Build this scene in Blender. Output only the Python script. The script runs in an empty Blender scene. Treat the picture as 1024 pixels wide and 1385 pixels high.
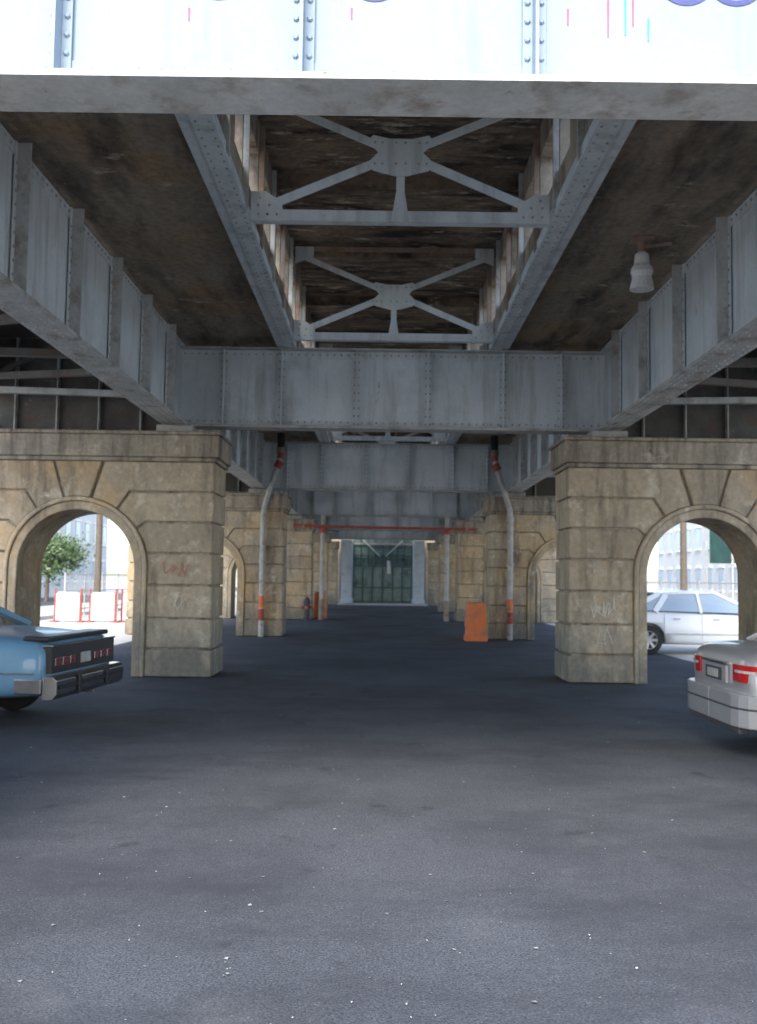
import bpy, bmesh, math, random
from mathutils import Vector, Matrix, noise
random.seed(7)
R=math.radians
scene=bpy.context.scene
COL=scene.collection

# ------------------------------------------------------------------ materials
def nd(nt,t,**k):
    n=nt.nodes.new(t)
    for a,b in k.items(): setattr(n,a,b)
    return n
def mat(name,c1,c2=None,scale=1.5,rough=0.8,c3=None,s3=0.6,t3=(0.55,0.7),stretch=(1,1,1),
        bump=0.3,bscale=40,metal=0.0,island=0.0,fine=0.15,coat=0.0,c4=None,s4=3.0,t4=(0.6,0.68),stretch4=(1,1,1),spec=0.4,bdist=0.01,c5=None,s5=0.4,t5=(0.5,0.65),dirt=None):
    m=bpy.data.materials.new(name); m.use_nodes=True
    nt=m.node_tree; b=nt.nodes["Principled BSDF"]
    geo=nd(nt,"ShaderNodeNewGeometry")
    def nz(sc,st=(1,1,1),det=5,ro=0.6,off=0):
        mp=nd(nt,"ShaderNodeMapping"); mp.inputs["Scale"].default_value=st; mp.inputs["Location"].default_value=(off,off*.7,off*.3)
        nt.links.new(geo.outputs["Position"],mp.inputs["Vector"])
        n=nd(nt,"ShaderNodeTexNoise"); n.inputs["Scale"].default_value=sc
        n.inputs["Detail"].default_value=det; n.inputs["Roughness"].default_value=ro
        nt.links.new(mp.outputs[0],n.inputs["Vector"]); return n.outputs["Fac"]
    def rng(s,a,bb,lo=0,hi=1):
        r=nd(nt,"ShaderNodeMapRange"); nt.links.new(s,r.inputs["Value"])
        r.inputs["From Min"].default_value=a; r.inputs["From Max"].default_value=bb
        r.inputs["To Min"].default_value=lo; r.inputs["To Max"].default_value=hi
        return r.outputs["Result"]
    def mix(f,a,bb,blend='MIX'):
        x=nd(nt,"ShaderNodeMix",data_type='RGBA',blend_type=blend)
        if isinstance(f,(int,float)): x.inputs[0].default_value=f
        else: nt.links.new(f,x.inputs[0])
        for i,v in ((6,a),(7,bb)):
            if isinstance(v,tuple): x.inputs[i].default_value=(*v,1)
            else: nt.links.new(v,x.inputs[i])
        return x.outputs[2]
    if c2 is None: c2=tuple(v*0.8 for v in c1)
    col=mix(rng(nz(scale),0.35,0.65),c1,c2)
    if c5: col=mix(rng(nz(s5,det=4,off=9.3),t5[0],t5[1]),col,c5)
    if c3: col=mix(rng(nz(s3,stretch,8,0.65,3.1),t3[0],t3[1]),col,c3)
    if c4: col=mix(rng(nz(s4,stretch4,8,0.7,5.7),t4[0],t4[1]),col,c4)
    if dirt:
        sx=nd(nt,"ShaderNodeSeparateXYZ"); nt.links.new(geo.outputs["Position"],sx.inputs[0])
        z=rng(sx.outputs[2],0.0,dirt[1],0.32,0.0)
        ad=nd(nt,"ShaderNodeMath",operation='ADD'); nt.links.new(nz(1.8,(1,1,.6),7,.7,12.),ad.inputs[0]); nt.links.new(z,ad.inputs[1])
        col=mix(rng(ad.outputs[0],0.58,0.82,0,.85),col,dirt[0])
    if fine:
        f=rng(nz(bscale,det=3),0.25,0.75,1-fine,1+fine)
        cc=nd(nt,"ShaderNodeCombineColor")
        for i in range(3): nt.links.new(f,cc.inputs[i])
        col=mix(1.0,col,cc.outputs[0],'MULTIPLY')
    if island:
        f=rng(geo.outputs["Random Per Island"],0,1,1-island,1+island)
        cc=nd(nt,"ShaderNodeCombineColor")
        for i in range(3): nt.links.new(f,cc.inputs[i])
        col=mix(1.0,col,cc.outputs[0],'MULTIPLY')
    nt.links.new(col,b.inputs["Base Color"])
    b.inputs["Roughness"].default_value=rough
    b.inputs["Metallic"].default_value=metal
    b.inputs["Specular IOR Level"].default_value=spec
    if coat: b.inputs["Coat Weight"].default_value=coat; b.inputs["Coat Roughness"].default_value=0.05
    if bump:
        bp=nd(nt,"ShaderNodeBump"); bp.inputs["Strength"].default_value=bump; bp.inputs["Distance"].default_value=bdist
        nt.links.new(nz(bscale,det=6),bp.inputs["Height"]); nt.links.new(bp.outputs[0],b.inputs["Normal"])
    return m

M={}
M['stone']=mat('sandstone',(0.47,0.385,0.275),(0.38,0.315,0.235),scale=2.2,rough=0.9,c3=(0.15,0.125,0.10),s3=1.5,t3=(0.50,0.72),stretch=(2.4,2.4,0.4),
   c4=(0.60,0.53,0.42),s4=3.2,t4=(0.56,0.68),bump=0.45,bscale=14,island=0.10,fine=0.16,bdist=0.02,c5=(0.50,0.36,0.21),s5=0.6,t5=(0.48,0.60),dirt=((0.17,0.17,0.145),1.7))
M['cornice']=mat('cornice_stone',(0.40,0.34,0.265),(0.30,0.265,0.21),scale=1.6,rough=0.9,c3=(0.12,0.10,0.085),s3=1.8,t3=(0.47,0.68),stretch=(2.8,2.8,0.25),
   c4=(0.52,0.46,0.37),s4=2.4,t4=(0.57,0.69),bump=0.45,bscale=16,fine=0.18,bdist=0.02)
M['steel']=mat('painted_steel',(0.68,0.73,0.74),(0.58,0.63,0.64),scale=0.8,rough=0.6,c3=(0.34,0.35,0.33),s3=1.5,t3=(0.50,0.78),stretch=(3,3,0.28),
   c4=(0.26,0.15,0.09),s4=4.5,t4=(0.655,0.76),stretch4=(1,1,0.4),bump=0.12,bscale=25,fine=0.06,c5=(0.50,0.55,0.57),s5=0.9)
M['rivet']=mat('rivet_steel',(0.40,0.43,0.44),(0.30,0.30,0.29),scale=6,rough=0.6,c3=(0.25,0.15,0.1),s3=5,t3=(0.56,0.66),bump=0)
M['steel_sun_dimmed']=mat('painted_steel_sun_dimmed',(0.27,0.335,0.40),(0.245,0.31,0.375),scale=0.7,rough=0.6,c3=(0.20,0.245,0.28),s3=1.6,t3=(0.54,0.78),stretch=(3,3,0.35),  # same paint as the other steel, streaked and rusted, darkened against daylight glare
   c4=(0.22,0.14,0.09),s4=6.0,t4=(0.70,0.76),bump=0.1,bscale=30,fine=0.05)
M['flange']=mat('flange_steel',(0.52,0.53,0.51),(0.40,0.41,0.39),scale=2.0,rough=0.65,c3=(0.24,0.20,0.165),s3=3,t3=(0.50,0.70),
   c4=(0.28,0.15,0.09),s4=7.0,t4=(0.61,0.72),bump=0.25,bscale=25,fine=0.12)
M['rust']=mat('rusted_steel',(0.28,0.18,0.13),(0.36,0.30,0.26),scale=3,rough=0.85,c3=(0.15,0.10,0.07),s3=4,bump=0.4)
M['darksteel']=mat('dark_steel',(0.11,0.105,0.10),(0.07,0.065,0.06),scale=2,rough=0.8,c3=(0.12,0.07,0.045),s3=3,bump=0.3,c4=(0.22,0.22,0.21),s4=3)  # dark steel tone for fascia girders and outer braces
M['soffit']=mat('concrete_soffit',(0.32,0.265,0.20),(0.235,0.19,0.145),scale=0.9,rough=0.95,c3=(0.08,0.066,0.054),s3=1.0,t3=(0.46,0.68),stretch=(2.2,0.55,1),
   c4=(0.52,0.46,0.36),s4=1.9,t4=(0.60,0.70),stretch4=(1,1.6,1),bump=0.5,bscale=12,fine=0.25,bdist=0.02,c5=(0.32,0.22,0.13),s5=0.7)
M['outersoffit']=mat('dark_soffit',(0.10,0.085,0.07),(0.07,0.06,0.05),scale=0.9,rough=0.95,c3=(0.04,0.035,0.03),s3=1.0,bump=0.5,bscale=12,bdist=0.02)  # much darker concrete tone for the outer deck bays
M['wellceil']=mat('concrete_ceiling',(0.30,0.235,0.17),(0.18,0.14,0.105),scale=1.4,rough=0.95,c3=(0.05,0.043,0.038),s3=1.2,t3=(0.45,0.60),stretch=(0.7,2.4,1),
   c4=(0.66,0.58,0.46),s4=2.2,t4=(0.57,0.66),stretch4=(0.8,3,1),bump=0.6,bscale=12,fine=0.25,bdist=0.02)
M['wellwall']=mat('concrete_wall',(0.42,0.37,0.30),(0.30,0.26,0.21),scale=1.4,rough=0.95,c3=(0.14,0.105,0.08),s3=1.6,t3=(0.48,0.66),stretch=(1,2.5,0.5),bump=0.5,bscale=14,bdist=0.02)
M['apron']=mat('concrete_pavement',(0.58,0.56,0.52),(0.52,0.50,0.46),scale=0.6,rough=0.9,c3=(0.42,0.40,0.37),s3=0.8)
M['red']=mat('red_paint',(0.42,0.07,0.05),(0.33,0.07,0.05),rough=0.6,scale=6,c3=(0.3,0.2,0.17),s3=7)
M['orange']=mat('orange_plastic',(0.76,0.20,0.06),(0.64,0.17,0.06),rough=0.5,scale=5,c3=(0.38,0.17,0.09),s3=4,t3=(.5,.68))
M['white']=mat('white_paint',(0.8,0.8,0.78),(0.7,0.7,0.68),rough=0.5,scale=4)
M['grey']=mat('grey_paint',(0.5,0.5,0.48),(0.38,0.37,0.34),rough=0.6,scale=5,c3=(0.26,0.15,0.1),s3=6)
M['black']=mat('black_rubber',(0.02,0.02,0.02),(0.03,0.03,0.03),rough=0.75,scale=8)
M['blackgloss']=mat('black_trim',(0.025,0.025,0.028),(0.035,0.035,0.038),rough=0.3,scale=8,bump=0)
M['chrome']=mat('chrome',(0.50,0.50,0.52),(0.36,0.36,0.38),rough=0.2,metal=1.0,bump=0,scale=3,fine=0.05)
M['glass']=mat('car_glass',(0.03,0.04,0.05),(0.04,0.05,0.06),rough=0.05,bump=0,fine=0,spec=0.8)
M['blueglass']=mat('tinted_car_glass',(0.30,0.40,0.50),(0.26,0.36,0.46),rough=0.08,bump=0,fine=0,spec=0.8)
M['bluecar']=mat('blue_car_paint',(0.145,0.29,0.42),(0.125,0.26,0.38),rough=0.38,coat=0.5,bump=0,fine=0.05,c3=(0.20,0.32,0.41),s3=3)
M['silver']=mat('silver_car_paint',(0.44,0.44,0.45),(0.39,0.39,0.40),rough=0.35,metal=0.4,coat=0.6,bump=0,fine=0.03)
M['whitecar']=mat('white_car_paint',(0.8,0.81,0.83),(0.78,0.79,0.8),rough=0.3,coat=0.6,bump=0,fine=0.02)
M['lampred']=mat('tail_lamp_red',(0.6,0.02,0.02),(0.45,0.015,0.015),rough=0.15,coat=1,bump=0,scale=12)
M['lampdull']=mat('tail_lamp_dull',(0.24,0.05,0.045),(0.16,0.03,0.03),rough=0.25,coat=.6,bump=0,scale=12)
M['lampclear']=mat('lamp_clear',(0.75,0.7,0.66),(0.6,0.55,0.5),rough=0.15,coat=1,bump=0,scale=12)
M['green']=mat('green_paint',(0.13,0.21,0.18),(0.09,0.16,0.14),rough=0.5,scale=4,c3=(0.05,0.07,0.06),s3=3)
M['bluewhite']=mat('pale_blue_paint',(0.66,0.74,0.80),(0.58,0.66,0.73),rough=0.6,scale=3,c3=(0.42,0.47,0.52),s3=2)
M['door_glass']=mat('door_glass',(0.22,0.32,0.28),(0.34,0.43,0.39),rough=0.3,scale=1.5,bump=0,c3=(0.10,0.14,0.12),s3=1.6)
M['brick']=mat('pale_stucco',(0.70,0.67,0.62),(0.64,0.61,0.56),rough=0.9,scale=0.6,c3=(0.56,0.52,0.48),s3=0.7)
M['bark']=mat('bark',(0.16,0.13,0.10),(0.11,0.09,0.07),rough=0.95,scale=8,bump=0.6)
M['leaf']=mat('foliage',(0.12,0.17,0.075),(0.085,0.13,0.05),rough=0.7,scale=1.2,c3=(0.17,0.22,0.10),s3=1.5,island=0.35,bump=0)
M['netting']=mat('green_netting',(0.05,0.14,0.10),(0.035,0.10,0.075),rough=0.8,scale=2,c3=(0.08,0.18,0.14),s3=1.5)
M['darkbox']=mat('dark_paint',(0.05,0.05,0.055),(0.07,0.06,0.06),rough=0.6)
M['scrap']=mat('paper_scrap',(0.40,0.40,0.39),(0.26,0.25,0.24),rough=0.8,island=0.5,bump=0)
M['navy']=mat('navy_spray_paint',(0.06,0.07,0.22),(0.07,0.08,0.24),rough=0.6,bump=0)
M['pink']=mat('pink_spray_paint',(0.5,0.10,0.18),(0.5,0.10,0.18),rough=0.6,bump=0)
M['teal']=mat('teal_spray_paint',(0.08,0.32,0.36),(0.08,0.32,0.36),rough=0.6,bump=0)
M['palespray']=mat('pale_spray_paint',(0.58,0.55,0.48),(0.46,0.42,0.36),rough=0.7,bump=0,c3=(0.36,0.31,0.25),s3=6)
M['redspray']=mat('red_spray_paint',(0.44,0.19,0.14),(0.40,0.24,0.18),rough=0.7,bump=0,c3=(0.40,0.32,0.25),s3=6)

def asphalt():
    m=bpy.data.materials.new('asphalt'); m.use_nodes=True; nt=m.node_tree; b=nt.nodes["Principled BSDF"]
    geo=nd(nt,"ShaderNodeNewGeometry"); L=nt.links.new
    def noise_(sc,det=5,ro=0.6,st=(1,1,1),off=0):
        mp=nd(nt,"ShaderNodeMapping"); mp.inputs["Scale"].default_value=st; mp.inputs["Location"].default_value=(off,off,0); L(geo.outputs["Position"],mp.inputs["Vector"])
        n=nd(nt,"ShaderNodeTexNoise"); n.inputs["Scale"].default_value=sc; n.inputs["Detail"].default_value=det; n.inputs["Roughness"].default_value=ro
        L(mp.outputs[0],n.inputs["Vector"]); return n.outputs["Fac"]
    def ramp(s,pts):
        r=nd(nt,"ShaderNodeValToRGB"); L(s,r.inputs[0]); e=r.color_ramp.elements
        e[0].position=pts[0][0]; e[0].color=(*pts[0][1],1); e[1].position=pts[1][0]; e[1].color=(*pts[1][1],1)
        for p,c in pts[2:]:
            x=e.new(p); x.color=(*c,1)
        return r.outputs[0]
    def mix(f,a,c,bt='MIX'):
        x=nd(nt,"ShaderNodeMix",data_type='RGBA',blend_type=bt)
        if isinstance(f,float): x.inputs[0].default_value=f
        else: L(f,x.inputs[0])
        for i,v in ((6,a),(7,c)):
            if isinstance(v,tuple): x.inputs[i].default_value=(*v,1)
            else: L(v,x.inputs[i])
        return x.outputs[2]
    base=ramp(noise_(0.5,6,0.65,(1,0.6,1)),[(0.35,(0.060,0.064,0.073)),(0.65,(0.095,0.101,0.115))])
    grain=ramp(noise_(85,2,0.8),[(0.3,(0.35,0.35,0.35)),(0.7,(1.65,1.65,1.65))])
    c=mix(1.0,base,grain,'MULTIPLY')
    grain2=ramp(noise_(22,4,0.8,off=4.),[(0.3,(0.8,0.8,0.8)),(0.7,(1.2,1.2,1.2))])
    c=mix(1.0,c,grain2,'MULTIPLY')
    stain=ramp(noise_(0.7,9,0.72,(0.7,1.1,1),2.2),[(0.47,(0,0,0)),(0.64,(0.75,0.75,0.75))])
    c=mix(stain,c,(0.042,0.045,0.054))
    spot=ramp(noise_(2.2,4,0.55),[(0.64,(0,0,0)),(0.71,(0.6,0.6,0.6))])
    c=mix(spot,c,(0.028,0.028,0.031))
    dust=ramp(noise_(1.1,8,0.7,(1,1,1),7.7),[(0.58,(0,0,0)),(0.72,(0.35,0.35,0.35))])
    c=mix(dust,c,(0.15,0.15,0.15))
    v=nd(nt,"ShaderNodeTexVoronoi"); v.inputs["Scale"].default_value=38; L(geo.outputs["Position"],v.inputs["Vector"])
    sp=ramp(v.outputs["Distance"],[(0.08,(1,1,1)),(0.18,(0,0,0))])
    sel=ramp(noise_(9,2),[(0.50,(0,0,0)),(0.64,(0.7,0.7,0.7))])
    f=mix(1.0,sp,sel,'MULTIPLY')
    c=mix(f,c,(0.24,0.24,0.25))
    L(c,b.inputs["Base Color"]); b.inputs["Roughness"].default_value=0.82; b.inputs["Specular IOR Level"].default_value=0.3
    bp=nd(nt,"ShaderNodeBump"); bp.inputs["Strength"].default_value=0.6; bp.inputs["Distance"].default_value=0.006
    L(noise_(110,3,0.7),bp.inputs["Height"]); L(bp.outputs[0],b.inputs["Normal"])
    return m
M['asphalt']=asphalt()

# ------------------------------------------------------------------ mesh builder
class MB:
    def __init__(s): s.v=[]; s.f=[]; s.m=[]; s.mats=[]
    def mi(s,k):
        if k not in s.mats: s.mats.append(k)
        return s.mats.index(k)
    def add(s,vs,fs,k):
        o=len(s.v); s.v+= [tuple(v) for v in vs]; i=s.mi(k)
        for f in fs: s.f.append([o+a for a in f]); s.m.append(i)
    def box(s,x0,x1,y0,y1,z0,z1,k):
        vs=[(x,y,z) for z in (z0,z1) for y in (y0,y1) for x in (x0,x1)]
        s.add(vs,[(0,2,3,1),(4,5,7,6),(0,1,5,4),(2,6,7,3),(0,4,6,2),(1,3,7,5)],k)
    def prism(s,poly,y0,y1,k):
        n=len(poly); vs=[(x,y0,z) for x,z in poly]+[(x,y1,z) for x,z in poly]
        fs=[tuple(range(n)),tuple(range(2*n-1,n-1,-1))]+[(i,i+n,(i+1)%n+n,(i+1)%n) for i in range(n)]
        s.add(vs,fs,k)
    def tube(s,p0,p1,r,k,n=12,r1=None):
        p0=Vector(p0); p1=Vector(p1); r1=r if r1 is None else r1
        d=(p1-p0).normalized(); a=d.orthogonal().normalized(); b=d.cross(a)
        vs=[p0+(a*math.cos(t)+b*math.sin(t))*r for t in [2*math.pi*i/n for i in range(n)]]
        vs+=[p1+(a*math.cos(t)+b*math.sin(t))*r1 for t in [2*math.pi*i/n for i in range(n)]]
        fs=[tuple(range(n)),tuple(range(2*n-1,n-1,-1))]+[(i,i+n,(i+1)%n+n,(i+1)%n) for i in range(n)]
        s.add(vs,fs,k)
    def beam(s,p0,p1,w,h,k,side=Vector((0,1,0))):
        p0=Vector(p0); p1=Vector(p1); d=(p1-p0).normalized(); u=side-(side.dot(d))*d; u.normalize(); v=d.cross(u)
        vs=[]
        for p in (p0,p1):
            for a,b in ((-1,-1),(1,-1),(1,1),(-1,1)): vs.append(p+u*a*w/2+v*b*h/2)
        s.add(vs,[(0,1,2,3),(7,6,5,4),(0,4,5,1),(1,5,6,2),(2,6,7,3),(3,7,4,0)],k)
    def rivet(s,p,n,k,r=0.017):
        if k=='steel': k='rivet'
        p=Vector(p); n=Vector(n); a=n.orthogonal().normalized(); b=n.cross(a)
        vs=[]
        for rr,h in ((r,-0.004),(r,0.3*r),(0.6*r,0.75*r)):
            vs+=[p+n*h+(a*math.cos(t)+b*math.sin(t))*rr for t in [math.pi/3*i for i in range(6)]]
        fs=[(5,4,3,2,1,0),(12,13,14,15,16,17)]
        for l in (0,6): fs+=[(l+i,l+(i+1)%6,l+6+(i+1)%6,l+6+i) for i in range(6)]
        s.add(vs,fs,k)
    def lathe(s,prof,c,k,n=20):
        cx,cy,cz=c; vs=[]; 
        for r,z in prof: vs+=[(cx+r*math.cos(2*math.pi*i/n),cy+r*math.sin(2*math.pi*i/n),cz+z) for i in range(n)]
        m=len(prof); fs=[tuple(range(n-1,-1,-1)),tuple(range((m-1)*n,m*n))]
        for j in range(m-1): fs+=[(j*n+i,j*n+(i+1)%n,(j+1)*n+(i+1)%n,(j+1)*n+i) for i in range(n)]
        s.add(vs,fs,k)
    def build(s,name,parent=None,smooth=False,bevel=0,recalc=True,loc=None):
        me=bpy.data.meshes.new(name); me.from_pydata(s.v,[],s.f)
        for k in s.mats: me.materials.append(M[k])
        me.polygons.foreach_set("material_index",s.m)
        if recalc:
            bm=bmesh.new(); bm.from_mesh(me); bmesh.ops.recalc_face_normals(bm,faces=bm.faces); bm.to_mesh(me); bm.free()
        if smooth: me.polygons.foreach_set("use_smooth",[True]*len(me.polygons))
        ob=bpy.data.objects.new(name,me); COL.objects.link(ob)
        if parent: ob.parent=parent
        if loc: ob.location=loc
        if bevel:
            b=ob.modifiers.new('bevel','BEVEL'); b.width=bevel; b.segments=2; b.limit_method='ANGLE'; b.angle_limit=R(35)
        return ob
def empty(name,loc=(0,0,0),rot=0):
    e=bpy.data.objects.new(name,None); COL.objects.link(e); e.location=loc; e.rotation_euler=(0,0,rot); return e

# ------------------------------------------------------------------ layout
CAMX=-0.16
ROWS=[5.0+11.5*i for i in range(6)]
END=65.6

g=MB(); g.add([(-900,-300,-0.01),(900,-300,-0.01),(900,1500,-0.01),(-900,1500,-0.01)],[(0,1,2,3)],'apron'); g.build('ground',recalc=False)
g=MB(); 
poly=[(-10,0.2),(10,0.2),(10,18.5),(6.3,20.5),(6.1,62),(-6.1,62),(-6.3,20.5),(-10,18.5)]  # asphalt kept short: unseen pale ground behind and beside it bounces light upward
g.add([(x,y,0.0) for x,y in poly],[tuple(range(8))],'asphalt'); g.build('asphalt_lot',recalc=False)
for s,nm in ((-1,'street'),(1,'street')):
    g=MB(); x0,x1=sorted((s*16,s*24)); g.add([(x0,19,-0.004),(x1,19,-0.004),(x1,300,-0.004),(x0,300,-0.004)],[(0,1,2,3)],'asphalt'); g.build(nm,recalc=False)
    g=MB(); x0,x1=sorted((s*12.2,s*16)); g.box(x0,x1,19,300,-0.02,0.13,'apron'); g.build('sidewalk',bevel=0.02)

# ---- stone arch piers
def arcpt(cx,zc,r,a,sg): return (cx-sg*r*math.cos(a),zc+r*math.sin(a))
def pier_mesh(s,seed=0):
    rj=random.Random(seed*7+s)
    A,B=2.86,7.15; cx,zc,r,Ro=5.05,1.72,0.94,1.15
    mb=MB(); g=0.016
    def P(poly,y0,y1,k): mb.prism([(s*x,z) for x,z in poly],y0,y1,k)
    core=[(A+.045,0),(A+.045,3.5),(B-.045,3.5),(B-.045,0),(cx+Ro-.05,0)]
    n=20
    core+=[(cx+(Ro-.05)*math.cos(math.pi*i/n),zc+(Ro-.05)*math.sin(math.pi*i/n)) for i in range(n+1)]
    core+=[(cx-Ro+.05,0)]
    P(core,-0.555,0.555,'cornice')
    def band(r0,r1,y0,y1,k):
        ang=[math.pi*i/28 for i in range(29)]
        p=[(cx+r1,0)]+[(cx+r1*math.cos(a),zc+r1*math.sin(a)) for a in ang]+[(cx-r1,0),(cx-r0,0)]
        p+=[(cx-r0*math.cos(a),zc+r0*math.sin(a)) for a in ang]+[(cx+r0,0)]
        P(p,y0,y1,k)
    band(r,Ro-0.07,-0.61,0.61,'stone')
    band(Ro-0.068,Ro,-0.65,0.65,'stone')
    lev=[0.012,.45,.93,1.46,1.97,2.47,2.96,3.45]
    ang={1.97:12,2.47:34,2.96:56}
    for sg,edge in ((1,A),(-1,B)):
        def a_of(z,off):
            if z<=zc: return None
            return R(ang[round(z,2)])+off/Ro
        def joint(z,off):
            zz=z+off
            if z<=zc: return [(cx-sg*(Ro+.004),zz)]
            a=a_of(z,off); p=arcpt(cx,zc,Ro+.004,a,sg)
            if z<2: return [p,(p[0]-sg*0.05,zz)]
            t=(zz-p[1])/math.sin(a)
            return [p,(p[0]-sg*t*math.cos(a),zz)]
        for i in range(7):
            z0,z1=lev[i],lev[i+1]
            lo=joint(z0,g if i else 0); 
            pts=[(edge,z0+(g if i else 0))]+lo[::-1]
            a0=a_of(z0,g)
            if i<6:
                a1=a_of(z1,-g)
                if a1:
                    st=a0 if a0 else 0.0
                    if not a0: pts.append((cx-sg*(Ro+.004),zc))
                    for j in range(1,6): pts.append(arcpt(cx,zc,Ro+.004,st+(a1-st)*j/6,sg))
                hi=joint(z1,-g); pts+=hi+[(edge,z1-g)]
            else:
                ak=R(78)
                for j in range(1,7): pts.append(arcpt(cx,zc,Ro+.004,a0+(ak-a0)*j/6,sg))
                pts+=[(cx-sg*0.42,3.446),(edge,3.446)]
            e=(0.02 if i==0 else 0)+rj.uniform(-.006,.008)
            pts=[(x-sg*e if abs(x-edge)<1e-6 else x,z) for x,z in pts]
            P(pts,-0.60-e,0.60+e,'stone')
    k=[arcpt(cx,zc,Ro+.004,R(80.5),1)]+[arcpt(cx,zc,Ro+.004,R(80.5+19*j/6),1) for j in range(1,7)]+[(cx+0.375,3.446),(cx-0.375,3.446)]
    P(k,-0.62,0.62,'stone')
    def B_(e,z0,z1,k): x0,x1=sorted((s*(A-e),s*(B+e))); mb.box(x0,x1,-.6-e,.6+e,z0,z1,k)
    B_(0.04,3.452,3.52,'cornice'); B_(0.08,3.522,3.88,'cornice'); B_(0.115,3.882,3.94,'cornice')
    for x in (3.58,6.9):
        x0,x1=sorted((s*(x-.3),s*(x+.3))); mb.box(x0,x1,-.35,.35,3.942,4.096,'flange')
    return mb
for s in (-1,1):
    for i,y in enumerate(ROWS):
        pier_mesh(s,i).build('stone_arch_pier',bevel=0.02,loc=(0,y,0))

# ---- steel viaduct
V=empty('steel_viaduct')
XL=3.58
def cross_girder(y,first):
    mb=MB(); k='steel_sun_dimmed' if first else 'steel'
    X=XL-0.03
    mb.box(-X,X,y-.008,y+.008,4.14,5.43,k)
    mb.box(-X,X,y-.2,y+.2,4.10,4.135,'flange')
    mb.box(-X,X,y-.17,y+.17,5.425,5.45,'flange')
    for sg in (-1,1):
        if sg>0 and y>30: continue
        ya=y+sg*.009; yb=y+sg*.024
        y0,y1=min(ya,yb),max(ya,yb)
        mb.box(-X,X,y0,y1,4.137,4.27,k); mb.box(-X,X,y0,y1,5.30,5.423,k)
        xs=[-2.83,-1.86,-.6,.6,1.86,2.83]
        for x in xs:
            yc=y+sg*.026; yd=y+sg*.040; a,b=min(yc,yd),max(yc,yd)
            mb.box(x-.06,x+.06,a,b,4.142,5.42,k)
            ye=y+sg*.041; yf=y+sg*.15; a,b=min(ye,yf),max(ye,yf)
            mb.box(x-.009,x+.009,a,b,4.142,5.42,k)
            if y<30 and sg<0:
                z=4.2
                while z<5.4:
                    for dx in (-.036,.036): mb.rivet((x+dx,y-.040,z),(0,-1,0),k,.017)
                    z+=.1 if first else .13
        if y<30 and sg<0:
            n=int(2*X/(.12))
            for i in range(n):
                x=-X+.05+i*.12
                if min(abs(x-q) for q in xs)<.06: continue
                for z in (4.22,5.36): mb.rivet((x,y-.024,z),(0,-1,0),k,.018)
    mb.build('cross_girder',V)
for i,y in enumerate(ROWS): cross_girder(y,i==0)
mb=MB(); mb.box(-7.5,7.5,4.80,4.86,5.46,7.35,'steel_sun_dimmed'); mb.box(-7.5,-3.62,4.80,4.86,4.1,5.455,'steel_sun_dimmed'); mb.box(3.62,7.5,4.80,4.86,4.1,5.455,'steel_sun_dimmed')  # unseen front panel added to stop sun entering above the near girder
mb.build('sun_block_fascia',V)

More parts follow.
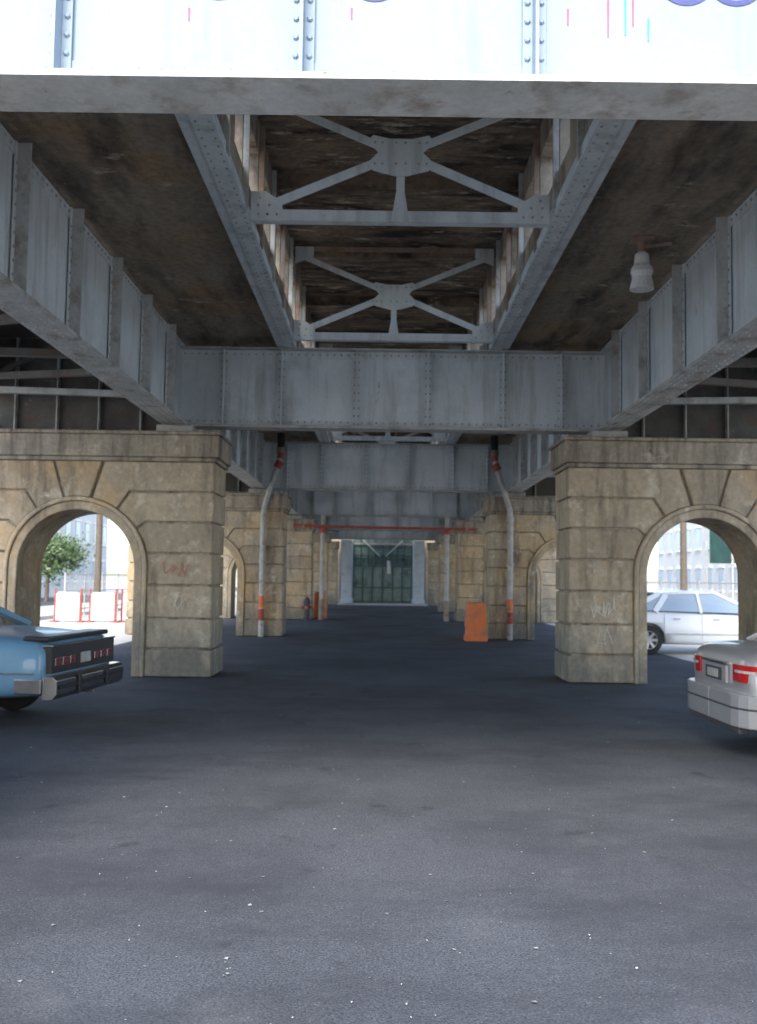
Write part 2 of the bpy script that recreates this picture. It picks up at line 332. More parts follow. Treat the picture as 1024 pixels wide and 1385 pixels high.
for s in (-1,1):
    for i in range(5):
        y0,y1=ROWS[i]+(.03),ROWS[i+1]-.03
        if i==0: y0=4.87
        mb=MB(); x=s*XL
        def bx(a,b,*r): a,b=min(a,b),max(a,b); mb.box(a,b,*r)
        bx(x-.008,x+.008,y0,y1,4.14,5.56,'steel')
        bx(x-.2,x+.2,y0,y1,4.097,4.134,'flange')
        bx(x-s*.009,x-s*.024,y0,y1,4.136,4.27,'steel'); bx(x-s*.009,x-s*.024,y0,y1,5.44,5.56,'steel')
        yy=y0+.75
        while yy<y1-.4:
            bx(x-s*.026,x-s*.04,yy-.06,yy+.06,4.142,5.56,'steel')
            bx(x-s*.041,x-s*.16,yy-.01,yy+.01,4.142,5.56,'flange')
            bx(x+s*.01,x+s*.15,yy-.008,yy+.008,4.142,5.56,'steel')
            if i<2:
                z=4.32
                while z<5.42:
                    for d in (-.036,.036): mb.rivet((x-s*.04,yy+d,z),(-s,0,0),'steel',.016)
                    z+=.13
            yy+=1.62
        if i<2:
            n=int((y1-y0)/.14)
            for q in range(n):
                y=y0+.05+q*.14
                for z in (4.21,5.5): mb.rivet((x-s*.024,y,z),(-s,0,0),'steel',.018)
                for d in (-.15,-.07,.07,.15): mb.rivet((x+d,y,4.097),(0,0,-1),'flange',.017)
        mb.build('longitudinal_girder',V)
    mb=MB(); x=s*6.9
    mb.box(x-.01,x+.01,4.87,END,4.75,5.58,'darksteel'); mb.box(x-.18,x+.18,4.87,END,4.71,4.746,'darksteel')
    yy=5.6
    while yy<END: mb.box(min(x-s*.011,x-s*.14),max(x-s*.011,x-s*.14),yy-.01,yy+.01,4.75,5.57,'darksteel'); yy+=1.45
    mb.build('fascia_girder',V)
    mb=MB(); yy=7.4; j=0
    while yy<END-3:
        mb.beam((s*3.62,yy,4.55),(s*6.86,yy,4.62),.12,.1,'flange' if j%2 else 'darksteel'); mb.beam((s*3.62,yy,4.35),(s*6.88,yy+2.8,4.80),.09,.09,'darksteel')
        mb.beam((s*3.62,yy+.02,4.5),(s*5.2,yy+.02,5.55),.07,.07,'darksteel'); mb.beam((s*6.84,yy+.02,4.7),(s*5.2,yy+.02,5.55),.07,.07,'darksteel')
        yy+=2.875; j+=1
    for yq in ROWS:
        a,b=sorted((s*3.62,s*6.86)); mb.box(a,b,yq-.01,yq+.01,4.02,5.58,'darksteel')
        for xx in (4.2,4.9,5.6,6.3): mb.box(s*xx-.01,s*xx+.01,yq-.13,yq-.011,4.02,5.57,'flange')
        mb.box(a,b,yq-.15,yq-.012,4.0,4.018,'flange')
    mb.build('lateral_brace',V)
    mb=MB(); 
    def bx(a,b,*r): a,b=min(a,b),max(a,b); mb.box(a,b,*r)
    bx(s*1.62,s*1.82,4.87,END,5.455,5.49,'steel'); bx(s*1.822,s*1.94,4.87,END,5.472,5.50,'steel')
    bx(s*1.86,s*1.885,4.87,END,5.502,5.6,'steel')
    bx(s*1.64,s*1.652,4.87,END,5.492,5.62,'steel')
    yy=4.95
    while yy<30:
        for xx in (1.66,1.78): mb.rivet((s*xx,yy,5.455),(0,0,-1),'steel',.014)
        yy+=.16
    mb.build('stringer',V)
    mb=MB()
    bx(s*1.675,s*1.85,4.87,END,5.492,5.95,'wellwall')
    yy=5.0; j=0
    while yy<END-1:
        bx(s*1.68,s*1.845,yy,yy+(.45 if j%3 else .75),5.951,6.64,'wellwall'); 
        yy+=1.3; j+=1
    bx(s*1.675,s*1.85,4.87,END,6.641,7.02,'wellwall')
    yy=4.95
    while yy<END-1:
        bx(s*1.672,s*1.61,yy+.05,yy+.1,5.5,7.0,'rust' if int(yy*7)%2==0 else 'flange'); yy+=1.3
    mb.build('well_parapet',V)
    mb=MB(); bx(s*1.9,s*XL,4.87,END,5.60,5.78,'soffit'); bx(s*(XL+.001),s*7.1,4.87,END,5.60,5.78,'outersoffit')
    mb.build('deck_slab',V)
mb=MB(); mb.box(-2.0,2.0,4.87,END,7.03,7.3,'wellceil')
yy=7.4
while yy<END:
    mb.box(-1.67,1.67,yy-.12,yy+.12,6.86,7.028,'wellceil'); yy+=2.875
mb.build('upper_deck',V)

def brace(y):
    mb=MB(); k='steel'
    zb,za,zt=5.50,6.20,6.84; xw=1.605
    mb.box(-xw,xw,y-.035,y-.02,zb-.06,zb+.06,k)
    mb.box(-xw,xw,y-.019,y+.09,zb-.06,zb-.045,k)
    for s in (-1,1):
        mb.prism([(s*xw,zb-.07),(s*xw,zb+.25),(s*(xw-.16),zb+.25),(s*(xw-.34),zb+.13),(s*(xw-.34),zb-.07)],y-.052,y-.037,k)
        mb.beam((s*(xw-.12),y-.01,zb+.08),(s*.1,y-.01,za-.03),.02,.095,k)
        mb.beam((s*(xw-.12),y+.03,zb+.112),(s*.1,y+.03,za+.002),.06,.02,k)
        mb.beam((s*(xw-.05),y-.01,zt),(s*.1,y-.01,za+.03),.02,.085,k)
        mb.beam((s*(xw-.05),y+.03,zt+.03),(s*.1,y+.03,za+.06),.06,.02,k)
        mb.prism([(s*xw,zt-.16),(s*xw,zt+.12),(s*(xw-.3),zt+.12),(s*(xw-.3),zt-.04)],y-.052,y-.037,k)
        for dx,dz in ((.08,.0),(.18,.0),(.28,0),(.08,.1),(.1,.18),(.2,.1)): mb.rivet((s*(xw-dx),y-.052,zb+dz),(0,-1,0),k,.014)
    mb.prism([(-.36,za+.13),(-.3,za+.19),(-.12,za+.15),(0.12,za+.15),(.3,za+.19),(.36,za+.13),(.24,za),(.37,za-.13),(.3,za-.2),(.07,za-.26),(-.07,za-.26),(-.3,za-.2),(-.37,za-.13),(-.24,za)],y-.052,y-.037,k)
    for dx in (-.28,-.2,.2,.28,-.05,.05):
        for dz in (-.14,.12): mb.rivet((dx,y-.052,za+dz*(.9)),(0,-1,0),k,.014)
    mb.box(-.045,.045,y-.035,y-.02,zb+.061,za,k)
    mb.prism([(-.10,zb-.07),(.10,zb-.07),(.045,zb+.26),(-.045,zb+.26)],y-.068,y-.0535,k)
    mb.box(-xw,xw,y-.035,y-.02,zt+.05,zt+.13,'rust')
    mb.build('cross_brace',V)
yy=10.45
for i in range(9):
    brace(yy if i%2==0 else yy-.25); yy+=5.55 if i%2==0 else 5.95

mb=MB()
def arc(cx,z0,r,a0,a1,w,y,k,n=14,sx=1.0,sz=1.0):
    for i in range(n):
        t0=a0+(a1-a0)*i/n; t1=a0+(a1-a0)*(i+1)/n
        q=[(cx+sx*rr*math.cos(t),z0+sz*rr*math.sin(t)) for rr,t in ((r,t0),(r,t1),(r+w,t1),(r+w,t0))]
        mb.add([(x,y,z) for x,z in q],[(0,1,2,3)],k)
Y=5.0-.013
for px in (-1.05,-.23,1.4,1.66): arc(px,4.775,.13,R(180),R(360),.03,Y,'navy')
for x,z,l,k in ((.78,4.50,.09,'pink'),(.99,4.44,.2,'pink'),(-.35,4.52,.06,'pink'),(1.08,4.45,.22,'teal'),(1.20,4.42,.12,'teal'),(1.12,4.5,.2,'pink'),(-1.2,4.5,.07,'pink')):
    mb.add([(x-.004,Y,z),(x+.004,Y,z),(x+.006,Y,z+l),(x-.006,Y,z+l)],[(0,1,2,3)],k)
mb.build('graffiti',V,recalc=False)
def scribble(name,pts,y,w,k):
    mb=MB()
    j=0
    for (x0,z0),(x1,z1) in zip(pts,pts[1:]):
        d=Vector((x1-x0,z1-z0)); 
        if d.length<1e-4: continue
        n_=Vector((-d.y,d.x)).normalized()*w/2; e=d.normalized()*w*.3; yy=y-.0008*(j%3); j+=1
        mb.add([(x0-e.x-n_.x,yy,z0-e.y-n_.y),(x1+e.x-n_.x,yy,z1+e.y-n_.y),(x1+e.x+n_.x,yy,z1+e.y+n_.y),(x0-e.x+n_.x,yy,z0-e.y+n_.y)],[(0,1,2,3)],k)
    return mb.build(name,V,recalc=False)
def curvy(cx,cz,w,h,n,seed):
    rr=random.Random(seed); return [(cx-w/2+w*i/n+rr.uniform(-.05,.05),cz+h*math.sin(i*1.7+seed)*rr.uniform(.5,1)) for i in range(n)]
scribble('graffiti_tag',curvy(3.42,1.2,.35,.20,16,3),15.885,.018,'palespray')
scribble('graffiti_tag',curvy(3.42,.72,.25,.16,12,5),15.885,.016,'palespray')
scribble('graffiti_tag',curvy(-3.40,1.72,.42,.12,16,8),15.885,.022,'redspray')
scribble('graffiti_tag',curvy(-3.3,1.18,.3,.12,12,12),15.885,.014,'palespray')

def drain(s,y):
    mb=MB()
    pts=[(s*2.95,y,5.6),(s*2.95,y,5.15),(s*2.97,y,4.9),(s*3.38,y,3.55),(s*3.4,y,3.3),(s*3.4,y,.0)]
    ks=['black','red','grey','grey','grey']; rs=[.1,.09,.075,.075,.075]
    for a,b,k,r in zip(pts,pts[1:],ks,rs): mb.tube(a,b,r,k,14)
    for z,k,r in ((3.3,'grey',.105),(2.05,'grey',.1),(.95,'orange',.082),(.6,'red',.082)): mb.tube((s*3.4,y,z-.05 if k=='grey' else z-.16),(s*3.4,y,z+.05 if k=='grey' else z+.16),r,k,14)
    mb.tube((s*2.95,y,5.05),(s*2.95,y,5.2),.12,'rust',14)
    mb.tube((s*2.955,y,4.82),(s*3.05,y,4.64),.115,'red',14)
    mb.box(min(s*3.32,s*3.48),max(s*3.32,s*3.48),y+.08,y+.3,2.4,2.46,'rust')
    mb.build('drain_pipe',smooth=False)
for s in (-1,1): drain(s,27.2)
for s in (-1,1):
    mb=MB(); mb.tube((s*2.45,39.0,0),(s*2.45,39.0,4.1),.09,'grey'); mb.tube((s*2.45,39.0,0),(s*2.45,39.0,.8),.11,'rust'); mb.tube((s*2.45,39.0,3.4),(s*2.45,39.0,3.6),.13,'red'); mb.build('drain_pipe')
mb=MB(); mb.tube((-3.6,38.75,3.66),(3.6,38.75,3.6),.05,'red'); 
for x in (-3.2,3.2): mb.box(x-.04,x+.04,38.7,38.88,3.56,3.7,'rust')
mb.build('clearance_bar')

mb=MB(); lx,ly=2.83,11.3
mb.tube((lx,ly,5.6),(lx,ly,5.42),.05,'rust'); mb.box(lx-.12,lx+.12,ly-.12,ly+.12,5.56,5.598,'rust')
mb.lathe([(.05,.0),(.08,-.03),(.09,-.14),(.12,-.19),(.13,-.24),(.12,-.25),(.11,-.30),(.13,-.38),(.14,-.44),(.02,-.45)],(lx,ly,5.44),'white',18)
mb.beam((lx,ly,5.5),(lx+.35,ly,5.55),.03,.03,'rust')
mb.build('floodlight',smooth=False)

def barrel(x,y,sc=1.0,k='orange'):
    mb=MB(); pr=[(.30,0),(.31,.08),(.28,.09),(.285,.3),(.265,.31),(.27,.55),(.25,.56),(.255,.78),(.235,.79),(.24,.95),(.12,1.0)]
    mb.lathe([(r*sc,z*sc) for r,z in pr],(x,y,0),k,20)
    mb.build('traffic_barrel',smooth=False)
barrel(-2.62,40.5,1.05)
mb=MB(); bx0,by=2.42,26.4
prof=[(-.30,0),(.30,0),(.29,.12),(.26,.16),(.25,.34),(.275,.36),(.27,.60),(.245,.62),(.25,.85),(.22,1.02),(-.22,1.02),(-.25,.85),(-.245,.62),(-.27,.60),(-.275,.36),(-.25,.34),(-.26,.16),(-.29,.12)]
mb.prism([(bx0+x,z) for x,z in prof],by,by+.7,'orange')
mb.build('plastic_barrier',bevel=.02)
mb=MB(); mb.lathe([(.16,0),(.16,.1),(.11,.12),(.11,.62),(.14,.64),(.14,.7),(.1,.82),(.03,.9)],(-2.95,38.1,0),'darkbox',14)
mb.tube((-3.15,38.1,.5),(-2.75,38.1,.5),.06,'red'); mb.tube((-2.95,37.9,.5),(-2.95,38.0,.5),.07,'red'); mb.build('fire_hydrant',smooth=False)
for i,(x,y) in enumerate(((-10.9,34.2),(-9.75,34.4),(-8.75,34.8))):
    mb=MB(); a=.4
    mb.prism([(x-a,.05),(x+a,.05),(x+a,.95),(x+a-.08,1.02),(x-a+.08,1.02),(x-a,.95)],y,y+.12,'white')
    for q in (-1,1): mb.tube((x+q*(a+.05),y+.06,0),(x+q*(a+.05),y+.06,1.15),.035,'red',8); mb.box(x+q*(a+.05)-.12,x+q*(a+.05)+.12,y-.15,y+.27,0,.04,'red')
    mb.box(x-a+.05,x+a-.05,y-.012,y-.001,.62,.74,'apron')
    mb.build('barricade',bevel=.01)

# ---- vehicles
def loft_body(name,stations,parent,k,wheels,wr,hw):
    rings=[]
    for x,zb,zt,h,cr in stations:
        H=zt-zb
        half=[(h*.80,zb),(h*.96,zb+.10*H),(h*1.0,zb+.34*H),(h*1.0,zb+.6*H),(h*.965,zb+.86*H),(h*.88,zt),(h*.45,zt+cr)]
        ring=[(x,0,zb)]+[(x,y,z) for y,z in half]+[(x,0,zt+cr*1.15)]+[(x,-y,z) for y,z in half[::-1]]
        rings.append(ring)
    n=len(rings[0]); vs=[p for r in rings for p in r]; fs=[]
    for j in range(len(rings)-1):
        fs+=[(j*n+i,j*n+(i+1)%n,(j+1)*n+(i+1)%n,(j+1)*n+i) for i in range(n)]
    fs+=[tuple(range(n-1,-1,-1)),tuple(range((len(rings)-1)*n,len(rings)*n))]
    mb=MB(); mb.add(vs,fs,k); ob=mb.build(name,smooth=True)
    sm=ob.modifiers.new('s','SUBSURF'); sm.levels=2; sm.render_levels=2
    cut=MB()
    for wx in wheels:
        for s in (-1,1):
            cut.tube((wx,s*(hw-.28),wr),(wx,s*(hw+.3),wr),wr+.055,'black',32)
    co=cut.build('cut'); co.data.materials.clear(); co.data.materials.append(M[k]); co.data.materials.append(M['black'])
    bo=ob.modifiers.new('b','BOOLEAN'); bo.operation='DIFFERENCE'; bo.object=co; bo.solver='EXACT'
    bpy.context.view_layer.update()
    dg=bpy.context.evaluated_depsgraph_get()
    me=bpy.data.meshes.new_from_object(ob.evaluated_get(dg)); ob.modifiers.clear(); ob.data=me
    bpy.data.objects.remove(co); ob.parent=parent
    return ob
def wheels_(parent,wheels,wr,hw,rim='silver'):
    for i,wx in enumerate(wheels):
        for s in (-1,1):
            mb=MB(); w=.2; yo=s*(hw-.02)
            pr=[(wr*.62,0),(wr*.7,.0),(wr*.95,.02),(wr,.05),(wr,w-.05),(wr*.95,w-.02),(wr*.62,w)]
            n=32; vs=[]
            for r,d in pr: vs+=[(wx+r*math.cos(2*math.pi*q/n),yo-s*d,wr+r*math.sin(2*math.pi*q/n)) for q in range(n)]
            fs=[(j*n+q,j*n+(q+1)%n,(j+1)*n+(q+1)%n,(j+1)*n+q) for j in range(len(pr)-1) for q in range(n)]
            mb.add(vs,fs+[tuple(range((len(pr)-1)*n,len(pr)*n))],'black')
            mb.tube((wx,yo-s*.06,wr),(wx,yo-s*.05,wr),wr*.64,'darkbox',n)
            for q in range(7):
                a=2*math.pi*q/7
                mb.beam((wx+.04*math.cos(a),yo-s*.03,wr+.04*math.sin(a)),(wx+wr*.62*math.cos(a),yo-s*.02,wr+wr*.62*math.sin(a)),.03,.06,rim,side=Vector((0,1,0)))
            mb.tube((wx,yo-s*.045,wr),(wx,yo-s*.01,wr),.07,rim,16)
            n=32; vs=[]
            for r in (wr*.58,wr*.65): vs+=[(wx+r*math.cos(2*math.pi*q/n),yo-s*.015,wr+r*math.sin(2*math.pi*q/n)) for q in range(n)]
            mb.add(vs,[(q,(q+1)%n,n+(q+1)%n,n+q) for q in range(n)],rim)
            mb.build('wheel_%d'%(i*2+(s>0)+1),parent)
def cabin(parent,k,gk,pts,hb,hr,pill):
    (x0,z0),(x1,z1),(x2,z2),(x3,z3)=pts
    mb=MB()
    vs=[(x0,hb*.93,z0),(x3,hb*.93,z3),(x2,hr,z2-.02),(x1,hr,z1-.02)]
    vs+=[(x,-y,z) for x,y,z in vs]
    mb.add(vs,[(0,1,2,3),(7,6,5,4),(1,5,6,2),(0,3,7,4),(3,2,6,7),(0,4,5,1)],gk)
    mb.build('windows',parent)
    mb=MB()
    n=6; m=6; vs=[]; 
    for i in range(n+1):
        t=i/n; x=x1-.04+(x2-x1+.08)*t; zc=z1+(z2-z1)*t+.035*math.sin(math.pi*t)
        for j in range(m+1):
            u=-1+2*j/m; vs.append((x,u*(hr+.01),zc+.02*(1-u*u)))
    nn=len(vs); vs+=[(x,y,z-.04) for x,y,z in vs]
    fs=[(i*(m+1)+j,i*(m+1)+j+1,(i+1)*(m+1)+j+1,(i+1)*(m+1)+j) for i in range(n) for j in range(m)]
    fs+=[tuple(a+nn for a in f[::-1]) for f in fs]
    bd=[j for j in range(m+1)]+[(i)*(m+1)+m for i in range(1,n+1)]+[n*(m+1)+j for j in range(m-1,-1,-1)]+[i*(m+1) for i in range(n-1,0,-1)]
    fs+=[(bd[i],bd[(i+1)%len(bd)],bd[(i+1)%len(bd)]+nn,bd[i]+nn) for i in range(len(bd))]
    mb.add(vs,fs,k)
    for s in (-1,1):
        for (xa,za,xb,zb,w) in [(x0,z0,x1,z1,.12),(x3,z3,x2,z2,.07)]+pill:
            ha=hb*.93; 
            mb.beam((xa,s*(ha+.002),za-.02),(xb,s*(hr+.0),zb-.01),.05,w,k)
        mb.beam((x1,s*(hr+.003),z1-.015),(x2,s*(hr+.003),z2-.015),.05,.05,k)
    mb.build('roof',parent,bevel=.012,smooth=False)

C=empty('parked_coupe',(-3.42,10.95,0),R(174.6))
st=[(.0,.42,.86,.90,.01),(.04,.36,.92,.945,.02),(.25,.33,.95,.97,.03),(.8,.30,.985,.98,.04),(1.4,.28,1.0,.99,.03),(2.2,.26,.97,.99,.02),(3.2,.26,.94,.98,.02),(3.9,.27,.90,.97,.03),(4.8,.30,.87,.95,.04),(5.25,.36,.82,.92,.02),(5.32,.42,.76,.88,.01)]
loft_body('body',st,C,'bluecar',(1.15,4.2),.34,.97)
wheels_(C,(1.15,4.2),.34,.95,'chrome')
cabin(C,'bluecar','glass',[(1.0,1.0),(1.75,1.36),(3.0,1.37),(3.65,.96)],.93,.68,[(2.3,.98,2.35,1.36,.25)])
mb=MB()
mb.box(-.035,.06,-.87,.87,.60,.87,'blackgloss')
for s in (-1,1):
    for j in range(3):
        y0=s*(.27+.19*j); y1=s*(.27+.19*j+.13); a,b=min(y0,y1),max(y0,y1)
        mb.box(-.047,-.036,a,b,.68,.75,'lampdull')
        mb.box(-.042,-.0355,a-.008,b+.008,.672,.758,'chrome')
mb.box(-.05,-.036,-.13,.13,.66,.77,'grey')
mb.box(-.045,.06,-.875,.875,.872,.892,'chrome')
mb.build('tail_panel',C,bevel=.006)
mb=MB(); mb.box(.02,.30,-.84,.84,.915,.972,'blackgloss'); 
mb.build('boot_lip',C,bevel=.025)
mb=MB(); 
mb.prism([(-.13,.40),(-.13,.54),(-.09,.58),(.02,.58),(.02,.34),(-.09,.35)],-.95,.95,'chrome')
for s in (-1,1):
    mb.box(.021,.30,min(s*.955,s*.99),max(s*.955,s*.99),.41,.55,'chrome')
    mb.box(-.155,-.135,min(s*.36,s*.42),max(s*.36,s*.42),.37,.60,'blackgloss')
mb.box(-.142,-.131,-.9,.9,.45,.49,'black')
mb.build('rear_bumper',C,bevel=.025)
mb=MB()
for s in (-1,1):
    mb.box(.1,5.1,min(s*.982,s*.992),max(s*.982,s*.992),.60,.615,'chrome')
mb.tube((.05,-.5,.3),(.6,-.5,.3),.03,'rust'); mb.box(1.3,3.6,-.8,.8,.2,.3,'black'); mb.build('trim',C)

C=empty('parked_sedan',(3.17,9.85,0),R(.5))
st=[(.0,.42,.90,.74,.01),(.05,.33,.97,.83,.02),(.2,.27,1.0,.865,.03),(.7,.24,1.02,.88,.035),(1.2,.22,.98,.89,.02),(2.3,.21,.95,.89,.02),(3.2,.21,.92,.88,.03),(3.9,.24,.84,.86,.05),(4.35,.28,.74,.80,.04),(4.5,.34,.62,.66,.02)]
loft_body('body',st,C,'silver',(.92,3.62),.32,.88)
wheels_(C,(.92,3.62),.32,.875)
cabin(C,'silver','glass',[(.62,1.0),(1.25,1.38),(2.35,1.41),(3.2,.95)],.86,.62,[(2.05,.95,1.95,1.39,.07)])
def wrap(mb,z0,z1,ya,yb,e,k,zt=None,side=.28):
    for s in (-1,1):
        path=[(-.0,ya),(.0,.60),(.02,.70),(.06,.78),(.12,.83),(.2,.855),(side,.865)]
        path=[(x,y) for x,y in path if y>=ya]
        vs=[];n=len(path)
        for off in (e,-.06):
            for z in (z0,z1):
                for i,(x,y) in enumerate(path):
                    a=path[max(i-1,0)]; b=path[min(i+1,n-1)]; t=Vector((b[0]-a[0],b[1]-a[1])).normalized(); nn=Vector((-t.y,t.x))
                    vs.append((x+nn.x*off,s*(y+nn.y*off),z))
        fs=[]
        for i in range(n-1):
            fs+=[(i,i+1,n+i+1,n+i),(2*n+i,3*n+i,3*n+i+1,2*n+i+1),(i,2*n+i,2*n+i+1,i+1),(n+i,n+i+1,3*n+i+1,3*n+i)]
        fs+=[(0,n,3*n,2*n),(n-1,3*n-1,4*n-1,2*n-1)]
        mb.add(vs,fs,k)
mb=MB(); wrap(mb,.70,.86,.46,0,.014,'lampred'); wrap(mb,.785,.81,.52,0,.018,'lampclear',side=.06) ; mb.build('tail_lamps',C,bevel=.006)
mb=MB(); wrap(mb,.30,.60,.0,0,.085,'silver',side=.5); wrap(mb,.46,.485,.0,0,.091,'darkbox',side=.5); mb.box(-.05,.05,-.7,.7,.24,.31,'darkbox'); mb.build('rear_bumper',C,bevel=.03)
mb=MB(); mb.box(-.03,.0,-.32,.32,.665,.83,'silver'); mb.box(-.04,-.031,-.22,.22,.68,.80,'darkbox'); mb.box(-.045,-.0405,-.15,.15,.70,.78,'grey'); mb.box(-.045,.02,-.33,.33,.84,.86,'chrome'); mb.build('number_plate',C,bevel=.004)
mb=MB(); mb.box(1.2,3.3,-.7,.7,.15,.22,'black'); mb.build('underbody',C)

C=empty('parked_sedan',(5.02,23.2,0),R(1))
st=[(.0,.45,.92,.66,.01),(.05,.33,.99,.80,.02),(.25,.26,1.02,.84,.02),(.9,.22,1.0,.86,.02),(2.0,.21,.95,.87,.02),(3.0,.21,.93,.86,.03),(3.9,.24,.86,.84,.05),(4.4,.28,.74,.78,.04),(4.55,.36,.60,.62,.02)]
loft_body('body',st,C,'whitecar',(.85,3.6),.33,.86)
wheels_(C,(.85,3.6),.33,.855)
cabin(C,'whitecar','blueglass',[(.35,1.0),(1.15,1.38),(2.4,1.42),(3.4,.94)],.85,.62,[(1.0,.98,1.3,1.37,.14),(2.05,.96,2.0,1.41,.07)])
mb=MB()
for s in (-1,1):
    mb.box(.02,.2,min(s*.70,s*.815),max(s*.70,s*.815),.72,.86,'lampred')
    for x in (1.2,2.05): mb.box(x-.004,x+.004,min(s*.862,s*.868),max(s*.862,s*.868),.35,.93,'grey')
    for x in (1.4,2.3): mb.box(x,x+.15,min(s*.868,s*.885),max(s*.868,s*.885),.80,.825,'silver')
    mb.box(1.25,3.1,min(s*.868,s*.878),max(s*.868,s*.878),.46,.49,'grey')
mb.build('trim',C)
C=empty('parked_car',(-18.2,44,0),R(95))
st=[(.0,.42,.90,.74,.01),(.05,.33,.97,.83,.02),(.2,.27,1.0,.865,.03),(.7,.24,1.02,.88,.035),(1.2,.22,.98,.89,.02),(2.3,.21,.95,.89,.02),(3.2,.21,.92,.88,.03),(3.9,.24,.84,.86,.05),(4.35,.28,.74,.80,.04),(4.5,.34,.62,.66,.02)]
loft_body('body',st,C,'bluecar',(.92,3.62),.32,.88); wheels_(C,(.92,3.62),.32,.875)
cabin(C,'bluecar','glass',[(.75,1.0),(1.35,1.38),(2.35,1.41),(3.2,.95)],.86,.62,[(2.05,.95,1.95,1.39,.07)])

# ---- far end: station entrance
S=empty('station_entrance',(0,0,0)); y=68.0
mb=MB(); mb.box(-7.5,7.5,y+.5,y+.8,0,7.3,'wellwall'); mb.build('wall',S)
mb=MB()
for s in (-1,1):
    a,b=sorted((s*2.05,s*2.75)); mb.box(a,b,y-2.3,y+.49,0,4.2,'bluewhite'); a,b=sorted((s*2.9,s*3.7)); mb.box(a,b,y-.2,y+.49,0,5.0,'stone')
    mb.box(min(s*1.98,s*2.8),max(s*1.98,s*2.8),y-2.35,y+.48,0,.3,'bluewhite')
mb.build('pilasters',S,bevel=.03)
mb=MB(); mb.box(-2.0,2.0,y+.3,y+.35,0,2.5,'door_glass')
for x in (-2,-1.35,-.7,0,.7,1.35,2): mb.box(x-.045,x+.045,y+.22,y+.29,0,2.5,'green')
for z in (.05,1.0,2.45): mb.box(-2,2,y+.2,y+.215,z,z+.09,'green')
mb.box(.3,.55,y+.185,y+.195,2.0,2.9,'white')
mb.build('doors',S)
mb=MB(); mb.box(-2,2,y+.3,y+.4,2.56,7.2,'green')
for i in range(9):
    x=-2+.5*i; mb.beam((x,y+.2,2.6),(x+.001,y+.2,5.1),.04,.04,'darkbox')
mb.box(-2,2,y+.1,y+.16,4.0,4.1,'rust'); mb.box(-2,2,y+.1,y+.16,3.2,3.25,'darkbox')
mb.beam((-1.9,y+.05,4.8),(-.2,y+.05,3.2),.04,.08,'grey'); mb.beam((1.9,y+.05,4.8),(.2,y+.05,3.2),.04,.08,'grey'); mb.build('grille',S)

# ---- surroundings
def building(name,x0,x1,y0,y1,h,k,face):
    E=empty(name); mb=MB(); mb.box(x0,x1,y0,y1,0,h,k); mb.box(x0-.25,x1+.25,y0-.25,y1+.25,h,h+.4,'apron'); mb.build('walls',E)
    w=MB(); f=MB(); xf=x0 if face<0 else x1
    yy=y0+1.5
    while yy<y1-1.5:
        z=1.2
        while z<h-1.8:
            a,b=sorted((xf,xf+face*.05)); w.box(a+0.001*face,b,yy,yy+1.1,z,z+1.6,'blueglass')
            a,b=sorted((xf,xf+face*.14)); f.box(a,b,yy-.15,yy+1.25,z-.16,z-.02,'white'); f.box(a,b,yy-.15,yy+1.25,z+1.62,z+1.78,'white')
            z+=3.2
        yy+=2.6
    xx=x0+1.5
    while xx<x1-1.5:
        z=1.2
        while z<h-1.8:
            w.box(xx,xx+1.1,y0-.05,y0-.001,z,z+1.6,'blueglass'); f.box(xx-.15,xx+1.25,y0-.14,y0,z-.16,z-.02,'white'); z+=3.2
        xx+=2.8
    w.build('window_panes',E); f.build('window_sills',E)
building('apartment_building',-56,-25,66,90,10,'brick',1)
building('apartment_building',25,56,66,90,10,'brick',-1)
# green-netted scaffold in the right-hand street
mb=MB()
mb.box(15.6,20.2,44.3,47.5,2.6,7.5,'netting')
for x in (15.5,17.0,18.6,20.2):
    for y in (44.15,47.6): mb.tube((x,y,0),(x,y,8),.05,'grey',8)
for z in (2.5,4.2,5.9,7.6): mb.tube((15.4,44.1,z),(20.3,44.1,z),.04,'grey',8)
mb.build('scaffold')
def tree(x,y,h,seed,cr=2.6,n=3600):
    rr=random.Random(seed); T=empty('street_tree',(x,y,0)); mb=MB()
    mb.tube((0,0,0),(.05,0,h*.4),.14,'bark',10,.1); tips=[]
    for i in range(8):
        a=rr.uniform(0,6.28); l=h*rr.uniform(.2,.42); e=Vector((math.cos(a)*l*.75,math.sin(a)*l*.75,h*.32+l*.9))
        s0=Vector((.04,0,h*rr.uniform(.24,.4))); mb.tube(s0,e,.06,'bark',7,.03); tips.append(e)
        for q in range(3):
            e2=e+Vector((rr.uniform(-1,1),rr.uniform(-1,1),rr.uniform(-.6,1)))*cr*.4; mb.tube(e,e2,.03,'bark',5,.01); tips.append(e2)
    mb.build('trunk',T)
    lf=MB()
    for i in range(n):
        c=rr.choice(tips)
        d=Vector((rr.gauss(0,1),rr.gauss(0,1),rr.gauss(0,.8)))*cr*.24
        p=c+d
        if p.z<.6: continue
        u=Vector((rr.gauss(0,1),rr.gauss(0,1),rr.gauss(0,1))).normalized(); v=u.orthogonal().normalized(); s_=rr.uniform(.06,.15)
        lf.add([p-u*s_,p+v*s_*.6,p+u*s_,p-v*s_*.6],[(0,1,2,3)],'leaf')
    lf.build('leaves',T,recalc=False)
tree(-20.3,60,4.6,1,2.0); tree(-24,62,4.6,2,2.2); tree(25,58,5,23,2.0,3000)
def fence(x,y0,y1):
    mb=MB(); y=y0
    while y<=y1: mb.tube((x,y,0.0),(x,y,1.7),.035,'grey',8); y+=2.5
    for z in (.3,1.0,1.65): mb.tube((x,y0,z),(x,y1,z),.022,'grey',6)
    y=y0
    while y<y1: mb.tube((x,y,.3),(x,y,1.65),.008,'grey',4); y+=.2
    mb.build('metal_fence')
fence(-11.9,37,60); fence(11.9,30,60)
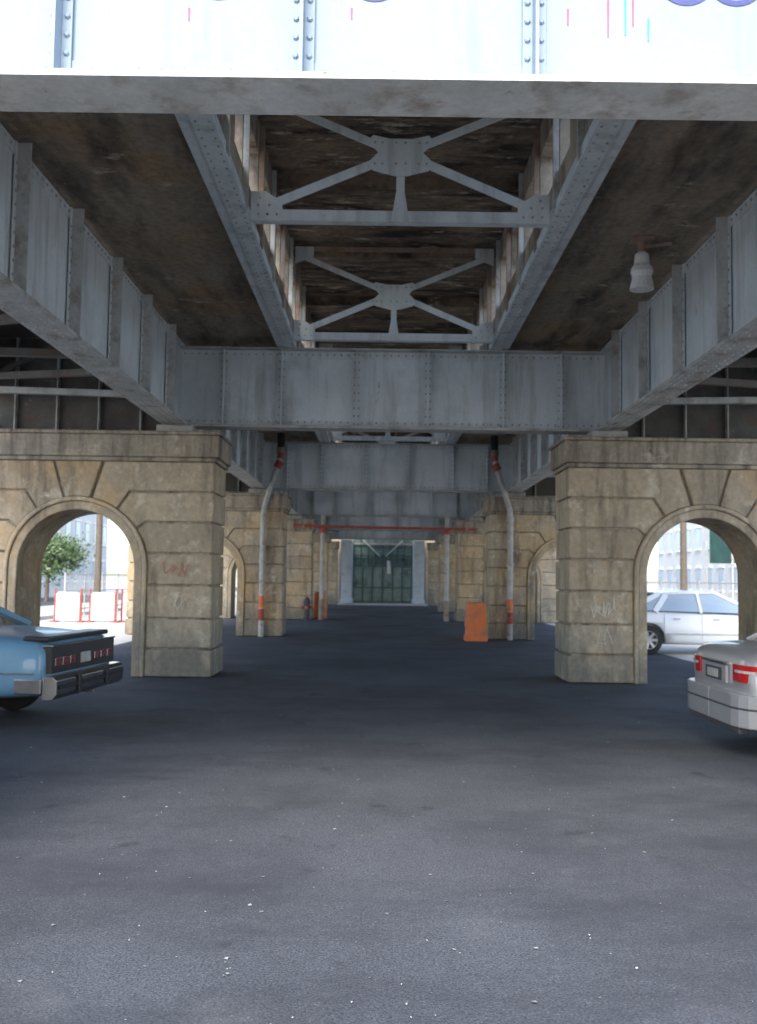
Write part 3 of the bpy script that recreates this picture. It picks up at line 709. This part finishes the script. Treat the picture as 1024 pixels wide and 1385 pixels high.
def pole(x,y):
    mb=MB(); mb.tube((x,y,0),(x,y,8.5),.14,'bark',12,.1); mb.beam((x-1,y,8),(x+1,y,8),.1,.1,'bark'); mb.build('utility_pole')
pole(-11.4,39.5); pole(11.6,38.5)
mb=MB(); rr=random.Random(5)
for i in range(900):
    y=3+ (rr.random()**1.5)*24; x=rr.uniform(-.45,.45)*y*1.0
    if i%3: x=x-0.9
    s=rr.choice((.003,.004,.005,.006,.007,.013)); a=rr.uniform(0,6.28)
    q=[(x+s*rr.uniform(.6,1.2)*math.cos(a+t),y+s*rr.uniform(.6,1.2)*math.sin(a+t),.004+rr.uniform(0,.006)) for t in (0,1.4,2.9,4.6)]
    mb.add(q,[(0,1,2,3)],'scrap')
mb.build('litter_scraps',recalc=False)

# ------------------------------------------------------------------ light, world, camera
EL,AZ=42,10
d=Vector((math.sin(R(AZ))*math.cos(R(EL)),math.cos(R(AZ))*math.cos(R(EL)),-math.sin(R(EL))))
sl=bpy.data.lights.new('sun','SUN'); sl.energy=4.5; sl.angle=R(28); sl.color=(1,.96,.90)
so=bpy.data.objects.new('sun',sl); COL.objects.link(so); so.rotation_euler=d.to_track_quat('-Z','Y').to_euler(); so.location=(0,-20,30)
w=bpy.data.worlds.new("World"); scene.world=w; w.use_nodes=True; nt=w.node_tree
bg=nt.nodes["Background"]; sk=nt.nodes.new("ShaderNodeTexSky"); sk.sky_type='NISHITA'; sk.sun_disc=False
sk.sun_elevation=R(EL); sk.sun_rotation=R(180+AZ); sk.dust_density=1.6; sk.air_density=1.0
nt.links.new(sk.outputs[0],bg.inputs[0]); bg.inputs[1].default_value=0.5
cam=bpy.data.cameras.new('camera'); cam.lens=34.83; cam.sensor_width=36; cam.clip_end=3000; cam.clip_start=.05
cam.dof.use_dof=True; cam.dof.focus_distance=4.5; cam.dof.aperture_fstop=4.0
co=bpy.data.objects.new('camera',cam); COL.objects.link(co); scene.camera=co
rot=Matrix.Rotation(R(0.15),4,'Z')@Matrix.Rotation(R(90+3.9),4,'X')@Matrix.Rotation(R(0.8),4,'Z')
co.matrix_world=Matrix.Translation((CAMX,0,1.6))@rot
scene.view_settings.view_transform='Standard'; scene.view_settings.look='None'; scene.view_settings.exposure=0
